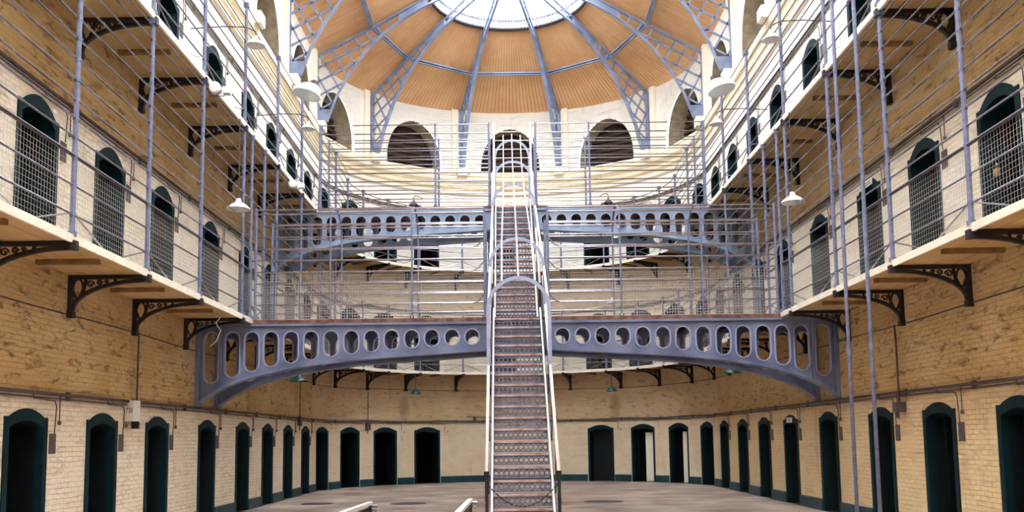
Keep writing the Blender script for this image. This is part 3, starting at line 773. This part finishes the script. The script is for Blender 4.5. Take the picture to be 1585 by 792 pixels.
# ---------------- trusses
LOW = [(7.0, 12.95), (6.56, 13.05), (6.40, 13.5), (6.24, 13.94), (5.98, 14.42), (5.75, 14.84), (5.41, 15.32), (5.05, 15.78), (4.58, 16.22), (4.11, 16.62), (3.69, 16.92), (3.2, 17.22), (2.9, 17.38)]
def truss(t):
    x, y, nx, ny = up_(t)
    if abs(t) >= TQ: cx, cy = 0.0, y; R0 = 7.0; dx, dy = (1 if x > 0 else -1), 0.0
    else:
        cx, cy = 0.0, YC; R0 = math.hypot(x, y-YC); dx, dy = x/R0, (y-YC)/R0
    R0 -= .03
    sd = Vector((-dy, dx, 0))
    def Q(r, z): rr = RR+(r-RR)/(7-RR)*(R0-RR) if r > RR else r; return Vector((cx+dx*rr, cy+dy*rr, z))
    side = 'left' if t < 0 else 'right'
    order = {2.12: 'first', 6.3: 'second', 10.5: 'third', 14.7: 'fourth'}[abs(t)]
    e = empty('roof_truss', label='blue-grey lattice roof truss, %s one %s of the picture centre, springing from a corbel' % (order, side), cat='truss')
    up_pts = [(7-.08, 12.98), (7-.08, 15.45), (4.95, 16.50), (2.9, ZR-.12)]
    b = MB(); b.ribbon([Q(*p) for p in up_pts[:2]], .15, .06, sd); b.build('wall_post', M['rib'], e)
    b = MB(); b.ribbon([Q(*p) for p in up_pts[1:]], .15, .06, sd); b.build('upper_chord', M['rib'], e)
    b = MB(); b.ribbon([Q(*p) for p in LOW[1:]], .15, .05, sd); b.build('lower_chord', M['rib'], e)
    # continuation across the skylight
    b = MB(); b.ribbon([Q(2.9, ZR-.12), Q(.35, 19.0)], .10, .06, sd); b.ribbon([Q(2.9, 17.38), Q(.35, 18.55)], .10, .05, sd)
    for k in range(5):
        r0, r1 = 2.9-k*.5, 2.9-(k+1)*.5
        za, zb_ = ZR-.12+(2.9-r0)/2.55*1.3, 17.38+(2.9-r1)/2.55*1.17; b.bar(Q(r0, za), Q(r1, zb_), .03, .04); b.bar(Q(r0, 17.38+(2.9-r0)/2.55*1.17), Q(r1, ZR-.12+(2.9-r1)/2.55*1.3), .03, .04)
    b.build('skylight_arm', M['rib'], e)
    # lattice: slanted grid clipped to the region between chords
    def inside(r, z):
        if r > 6.92 or r < 3.95 or z < 13.35: return False
        top = 15.45+(6.92-r)/(6.92-4.95)*1.05 if r > 4.95 else 16.50+(4.95-r)/2.05*(ZR-.12-16.5)
        if z > top: return False
        zl = interp(-r, [(-a, c) for a, c in LOW]); return z > zl
    def clip_run(fn, smin, smax):
        runs, cur, k = [], None, 240
        for i in range(k+1):
            s = smin+(smax-smin)*i/k; p = fn(s)
            if inside(*p):
                if cur is None: cur = [s, s]
                cur[1] = s
            elif cur: runs.append(cur); cur = None
        if cur: runs.append(cur)
        return runs
    cnt = 0
    sp = .46
    for k in range(-14, 16):      # bars parallel to the inward slope and bars across it
        for ang in (math.radians(-28), math.radians(62)):
            ca, sa = math.cos(ang), math.sin(ang); ox, oz = 5.6-sa*sp*k, 15.2+ca*sp*k
            for s0, s1 in clip_run(lambda s: (ox+ca*s, oz+sa*s), -4, 4):
                if s1-s0 < .1: continue
                b = MB(); b.bar(Q(ox+ca*s0, oz+sa*s0), Q(ox+ca*s1, oz+sa*s1), .065, .035, sd); b.build('lattice_bar', M['rib'], e); cnt += 1
    # gusset at the foot and solid plate near the ring
    b = MB()
    def solid(poly, th=.03):
        n = len(poly); a = [Q(*p)+sd*th/2 for p in poly]; c = [Q(*p)-sd*th/2 for p in poly]
        b.add(a+c, [tuple(range(n)), tuple(range(2*n-1, n-1, -1))]+[(i, (i+1) % n, n+(i+1) % n, n+i) for i in range(n)])
    solid([(6.92, 12.98), (6.56, 13.02), (6.40, 13.5), (6.92, 13.5)]); b.build('foot_gusset', M['rib'], e)
    b = MB(); solid([(4.0, 16.72), (4.0, 16.98), (2.95, 17.62), (2.95, 17.36)]); b.build('web_plate', M['rib'], e)
for t in RIB_T: truss(t)

# skylight: glazing bars and panes over the ring and the straight run
sk = empty('skylight', kind='structure')
apex = Vector((0, YC, 19.2))
pr = [Vector((-2.85*math.cos(PI*i/12), YC+2.85*math.sin(PI*i/12), 18.1)) for i in range(13)]
for i in range(12):
    b = MB(); b.add([pr[i], pr[i+1], apex], [(0, 1, 2)]); b.build('glass_pane', M['glass'], sk, fix=False)
ys = [YC-4.2*i for i in range(10)]
for y0, y1 in zip(ys[1:], ys):
    for s_ in (-1, 1):
        b = MB(); b.quad((s_*2.85, y0, 18.1), (s_*2.85, y1, 18.1), (0, y1, 19.2), (0, y0, 19.2)); b.build('glass_pane', M['glass'], sk, fix=False)
        b = MB(); b.bar((s_*2.85, y0, 18.1), (0, y0, 19.2), .025, .04); b.build('glazing_bar', M['ring'], sk)
b = MB(); b.bar((0, -6, 19.2), (0, YC, 19.2), .06, .1); b.build('ridge_bar', M['ring'], sk)

# ---------------------------------------------------------------- lamps
def pendant(label, x, y, z, r, m, hang, arm=None):
    e = empty('pendant_lamp', (x, y, z), label=label, cat='lamp')
    b = MB(); b.lathe([(r, 0), (r*.97, .02), (r*.6, .10), (r*.25, .15), (r*.2, .22), (.001, .23)], 18); b.lathe([(r*.96, .0), (r*.55, .085), (.02, .12)], 18); b.build('shade', m, e, smooth=True)
    b = MB(); b.lathe([(.001, -.01), (.04, .01), (.05, .05), (.03, .12)], 10); b.build('bulb', M['bulb'], e, smooth=True)
    b = MB()
    if arm is None: b.tube([(0, 0, .2), (0, 0, hang)], .012, 6)
    else: b.tube([(0, 0, .2), (0, 0, .32), (arm[0]*.15, arm[1]*.15, .42), (arm[0]*.5, arm[1]*.5, .44), (arm[0], arm[1], .40)], .014, 6)
    b.build('stem', M['conduit'], e)
for x, y, z, l in ((-5.8, 24.5, 3.33, 'dark green pendant lamp hanging left of the nearer footbridge arch, under the lower gallery'),
                   (5.8, 24.5, 3.40, 'dark green pendant lamp hanging right, below the nearer footbridge arch')):
    pendant(l, x, y, z, .26, M['lampg'], Z1-.08-z)
for s_, w_ in ((-1, 'left'), (1, 'right')):
    pendant('small green pendant lamp against the rounded end wall, %s of the stair' % w_, s_*3.8, 35.6, 3.52, .22, M['lampg'], Z1-.08-3.52)
    pendant('grey pendant lamp behind the nearer footbridge bars, %s of the stair' % w_, s_*3.9, 35.55, 6.95, .22, M['lampw'], Z2-.08-6.95)
    pendant('dark hooked lamp on the upper gallery of the end wall, %s of the stair' % w_, s_*3.85, 35.6, 10.95, .2, M['plate'], 0, (-s_*.3, .4))
    pendant('white pendant lamp below the upper gallery on the %s wall' % w_, s_*5.75, 18.65, 6.53, .25, M['lampw'], Z2-.08-6.55)
    pendant('white lamp on an arm above the upper gallery railing on the %s wall, nearer one' % w_, s_*5.55, 19.0, 10.2, .21, M['lampw'], 0, (s_*1.4, 0))
    pendant('white lamp on an arm above the upper gallery railing on the %s wall, farther one' % w_, s_*5.55, 24.2, 10.15, .2, M['lampw'], 0, (s_*1.4, 0))
    # floodlight heads at the top of the railing
    e = empty('floodlight', (s_*(5.2 if s_ < 0 else 5.3), 23.3, 10.88), s_*.5, label='large pale wedge-shaped floodlight on the upper gallery railing, %s side' % w_, cat='lamp')
    b = MB(); prof = []
    n = 12
    top = [(-s_*(-.12+.30*math.cos(2*PI*i/n)), -.15+.42*math.sin(2*PI*i/n)) for i in range(n)]
    lo = [Vector((x_*1.0, y_, -.16-.10*(y_))) for x_, y_ in top]; mid = [Vector((x_*.95, y_*.95, .02)) for x_, y_ in top]; hi = [Vector((x_*.6, y_*.55, .13)) for x_, y_ in top]
    b.add(lo+mid+hi, [tuple(range(n))]+[(i, (i+1) % n, n+(i+1) % n, n+i) for i in range(n)]+[(n+i, n+(i+1) % n, 2*n+(i+1) % n, 2*n+i) for i in range(n)]+[tuple(range(2*n, 3*n))])
    b.build('housing', M['lampw'], e)
    b = MB(); b.add([v*1.0+Vector((0, 0, -.012)) for v in lo], [tuple(range(n))]); b.build('diffuser', M['bulb'], e, fix=False)
    b = MB(); b.tube([(0, 0, .1), (0, 0, .22), (s_*.3, -.05, .25)], .03, 6); b.box(-.06, .06, -.06, .06, .16, .26); b.build('mounting_knuckle', M['conduit'], e)
# spotlights clamped under the upper gallery edge
for x, y, z, l in ((-5.68, 16.9, 8.40, 'round chrome spotlight clamped to the left upper gallery edge, nearer one'),
                   (-5.68, 23.2, 8.32, 'small clustered spotlight clamped to the left upper gallery edge, farther one')):
    e = empty('spotlight', (x, y, z), label=l, cat='lamp')
    b = MB(); b.tube([(0, -.16, 0), (0, -.12, 0), (0, .02, 0), (0, .1, 0)], .1, 14, True, [.11, .115, .10, .05]); b.build('lamp_head', M['lampw'], e, smooth=True)
    b = MB(); b.tube([(0, -.165, 0), (0, -.17, 0)], .09, 14); b.build('lens', M['bulb'], e)
    b = MB(); b.ribbon([(-.14, 0, .0), (-.14, .0, -.12), (.14, 0, -.12), (.14, 0, 0)], .03, .012, (0, 1, 0)); b.bar((0, 0, -.12), (0, .02, .1), .03, .02); b.build('yoke', M['rail'], e)
    b = MB(); b.box(.12, .26, -.06, .08, -.08, .05); b.build('clamp', M['lampw'], e)

# ---------------------------------------------------------------- small things
for k, (x, y, l) in enumerate(((5.50, 14.35, 'tall thin grey-violet steel pole in front of the right galleries, right one of two'),
                              (5.50, 15.30, 'tall thin grey-violet steel pole in front of the right galleries, left one of two'))):
    e = empty('steel_pole', (x, y, 0), label=l, cat='pole')
    b = MB(); b.tube([(0, 0, 0), (0, 0, 4), (.01, 0, 8), (0, 0, 12.3)], .032, 10); b.build('tube', M['post'], e, smooth=True)
    for z in (3.1, 6.2, 9.3):
        b = MB(); b.tube([(0, 0, z-.06), (0, 0, z+.06)], .042, 10); b.build('coupling', M['post'], e)
    b = MB(); b.tube([(0, 0, 0), (0, 0, .02)], .1, 12); b.build('foot_plate', M['post'], e)
# control box with black print
e = empty('control_box', (-6.99, 16.42, 2.08), PI/2*0, label='pale grey electrical control box with black lettering on the left wall below the conduit', cat='box')
b = MB(); b.box(0, .15, -.13, .17, .05, .42); b.build('housing', M['box'], e)
b = MB(); b.box(.04, .16, .06, .13, -.08, .05); b.build('cable_gland', M['iron'], e)
b = MB(); b.tube([(.1, .2, .35), (.1, .2, .12), (.06, .22, .05)], .02, 6); b.build('side_lever', M['conduit'], e)
fc = bpy.data.curves.new('lettering', 'FONT'); fc.body = '730'; fc.size = .16; fc.align_x = 'CENTER'; fc.extrude = .002
fc.materials.append(M['ink']); tmp = bpy.data.objects.new('lettering_curve', fc); me = bpy.data.meshes.new_from_object(tmp); bpy.data.objects.remove(tmp); bpy.data.curves.remove(fc)
tx = link('lettering', me, e)
tx.location = (.075, -.134, .2); tx.rotation_euler = (PI/2, 0, 0); tx.scale = (.5, .8, 1)
b = MB(); b.tube([(-6.93, 16.65, 2.5), (-6.93, 16.66, 3.7)], .018, 6); tag(b.build('wall_cable', M['conduit']), None, 'dark vertical cable from the left control box up to the bracket above', 'cable')
b = MB(); pts = [(6.9, 16.75, 3.72), (6.9, 16.72, 3.4), (6.9, 16.72, 2.3)]; b.tube(pts, .02, 6); cb = b.build('wall_cable', M['conduit']); tag(cb, None, 'dark vertical cable on the right wall ending in a small socket', 'cable')
b = MB(); b.box(6.8, 6.98, 16.64, 16.80, 2.12, 2.3); b.tube([(6.85, 16.68, 2.12), (6.85, 16.68, 2.0)], .02, 5); b.tube([(6.85, 16.76, 2.12), (6.85, 16.76, 2.02)], .02, 5); b.build('socket_box', M['plate'], cb)
b = MB(); b.tube([(-6.05, 18.6, 4.3), (-6.15, 18.6, 4.15), (-6.05, 18.6, 4.0), (-6.15, 18.65, 3.8), (-6.35, 18.9, 3.72)], .012, 6)
tag(b.build('loose_cable', M['lampw']), None, 'loose white cable dangling under the left lower gallery beside the footbridge end', 'cable')
# junction boxes hanging on the back wall conduit
for t, z, l in ((-12.6, 2.38, 'dark junction box on the conduit where the left wall starts to curve'), (-6.45, 2.28, 'dark junction box on the conduit of the end wall, left of the stair')):
    x, y, nx, ny = up_(t, .08); e = empty('junction_box', (x, y, z), math.atan2(ny, nx)-PI/2, label=l, cat='box')
    b = MB(); b.box(-.09, .09, -.06, .06, -.14, .12); b.box(-.06, .06, -.05, .05, .12, .16); b.build('housing', M['plate'], e)
    b = MB(); b.tube([(0, 0, .12), (0, 0, 1.4)], .015, 5); b.tube([(0, 0, -.14), (.03, 0, -.28)], .018, 5); b.build('lead', M['conduit'], e)
# short pipe stubs on the end wall beside the stair
for ta, tb_, l in ((-1.95, -.95, 'short pipe stub with small valve box on the end wall, left of stair'), (1.3, 1.75, 'short horizontal pipe stub on the end wall just right of the stair')):
    b = MB(); b.tube([P3(ta, .08, 2.66), P3(tb_, .08, 2.63)], .02, 6); e = tag(b.build('pipe_stub', M['conduit']), None, l, 'pipe')
    p = P3(ta+.32 if ta < 0 else tb_, .08, 2.58); b = MB(); b.box(p.x-.06, p.x+.06, p.y-.05, p.y+.05, p.z-.1, p.z+.08); b.build('valve_box', M['plate'], e)
# padlock
b = MB(); b.box(6.86, 6.9, 12.86, 12.97, 5.42, 5.52); e = b.build('padlock', M['brass']); tag(e, None, 'small brass padlock on the nearest right-hand door of the lower gallery', 'padlock')
b = MB(); b.tube([(6.88, 12.885, 5.52), (6.88, 12.885, 5.57), (6.88, 12.915, 5.60), (6.88, 12.945, 5.57), (6.88, 12.945, 5.52)], .008, 6); b.build('shackle', M['rail'], e)
# low white-capped barriers near the camera
for (x0, y0, x1, y1, l) in ((-2.235, 10.2, -2.13, 12.78, 'low white-capped barrier with dark panel, the one farther left of the stair'),
                            (-.835, 10.2, -.77, 13.18, 'low white-capped barrier with dark panel just left of the stair foot')):
    e = empty('low_barrier', (x1, y1, 0), label=l, cat='barrier'); d = Vector((x0-x1, y0-y1, 0)); L_ = d.length; d.normalize(); end = d*L_
    b = MB(); b.bar((0, 0, .88), tuple(Vector(end)+Vector((0, 0, .88))), .07, .04); b.build('cap_rail', M['white_rail'], e)
    b = MB(); b.bar(Vector((0, 0, .81)), end+Vector((0, 0, .81)), .03, .03); b.bar(Vector((0, 0, .1)), end+Vector((0, 0, .1)), .03, .03)
    for k in range(3): p = d*(L_*k/2); b.bar(p+Vector((0, 0, 0)), p+Vector((0, 0, .86)), .04, .04)
    b.build('frame', M['iron'], e)
    b = MB(); n = 40
    for k in range(n+1):
        p = d*(L_*k/n); b.bar(p+Vector((0, 0, .1)), p+Vector((0, 0, .8)), .008, .008)
    for k in range(12):
        z = .12+k*.06; b.bar(Vector((0, 0, z)), end+Vector((0, 0, z)), .008, .008)
    tag(b.build('mesh_panel', M['handrail'], e, fix=False), 'stuff')
    b = MB(); b.tube([(.02, .03, .84), (.09, .03, .84)], .022, 8); b.tube([(.02, .03, .78), (.08, .03, .78)], .018, 8); b.build('hinge_bolt', M['rail'], e)

# repeats share a group
GROUPS = {'pendant_lamp': 'pendant lamps around the galleries', 'floodlight': 'floodlights on the upper gallery railings', 'spotlight': 'spotlights on the left upper gallery edge',
          'gallery_railing': 'railings of the galleries', 'bridge_railing': 'railings on the footbridges', 'iron_footbridge': 'iron footbridges across the hall',
          'iron_staircase': 'iron staircases up the middle', 'roof_truss': 'lattice trusses under the domed roof', 'steel_pole': 'steel poles before the right galleries',
          'wall_conduit': 'conduits around the walls', 'low_barrier': 'low barriers near the camera', 'junction_box': 'junction boxes on the conduit', 'pipe_stub': 'pipe stubs on the end wall'}
for o in scn.objects:
    k = o.name.split('.')[0]
    if o.parent is None and k in GROUPS: o['group'] = GROUPS[k]
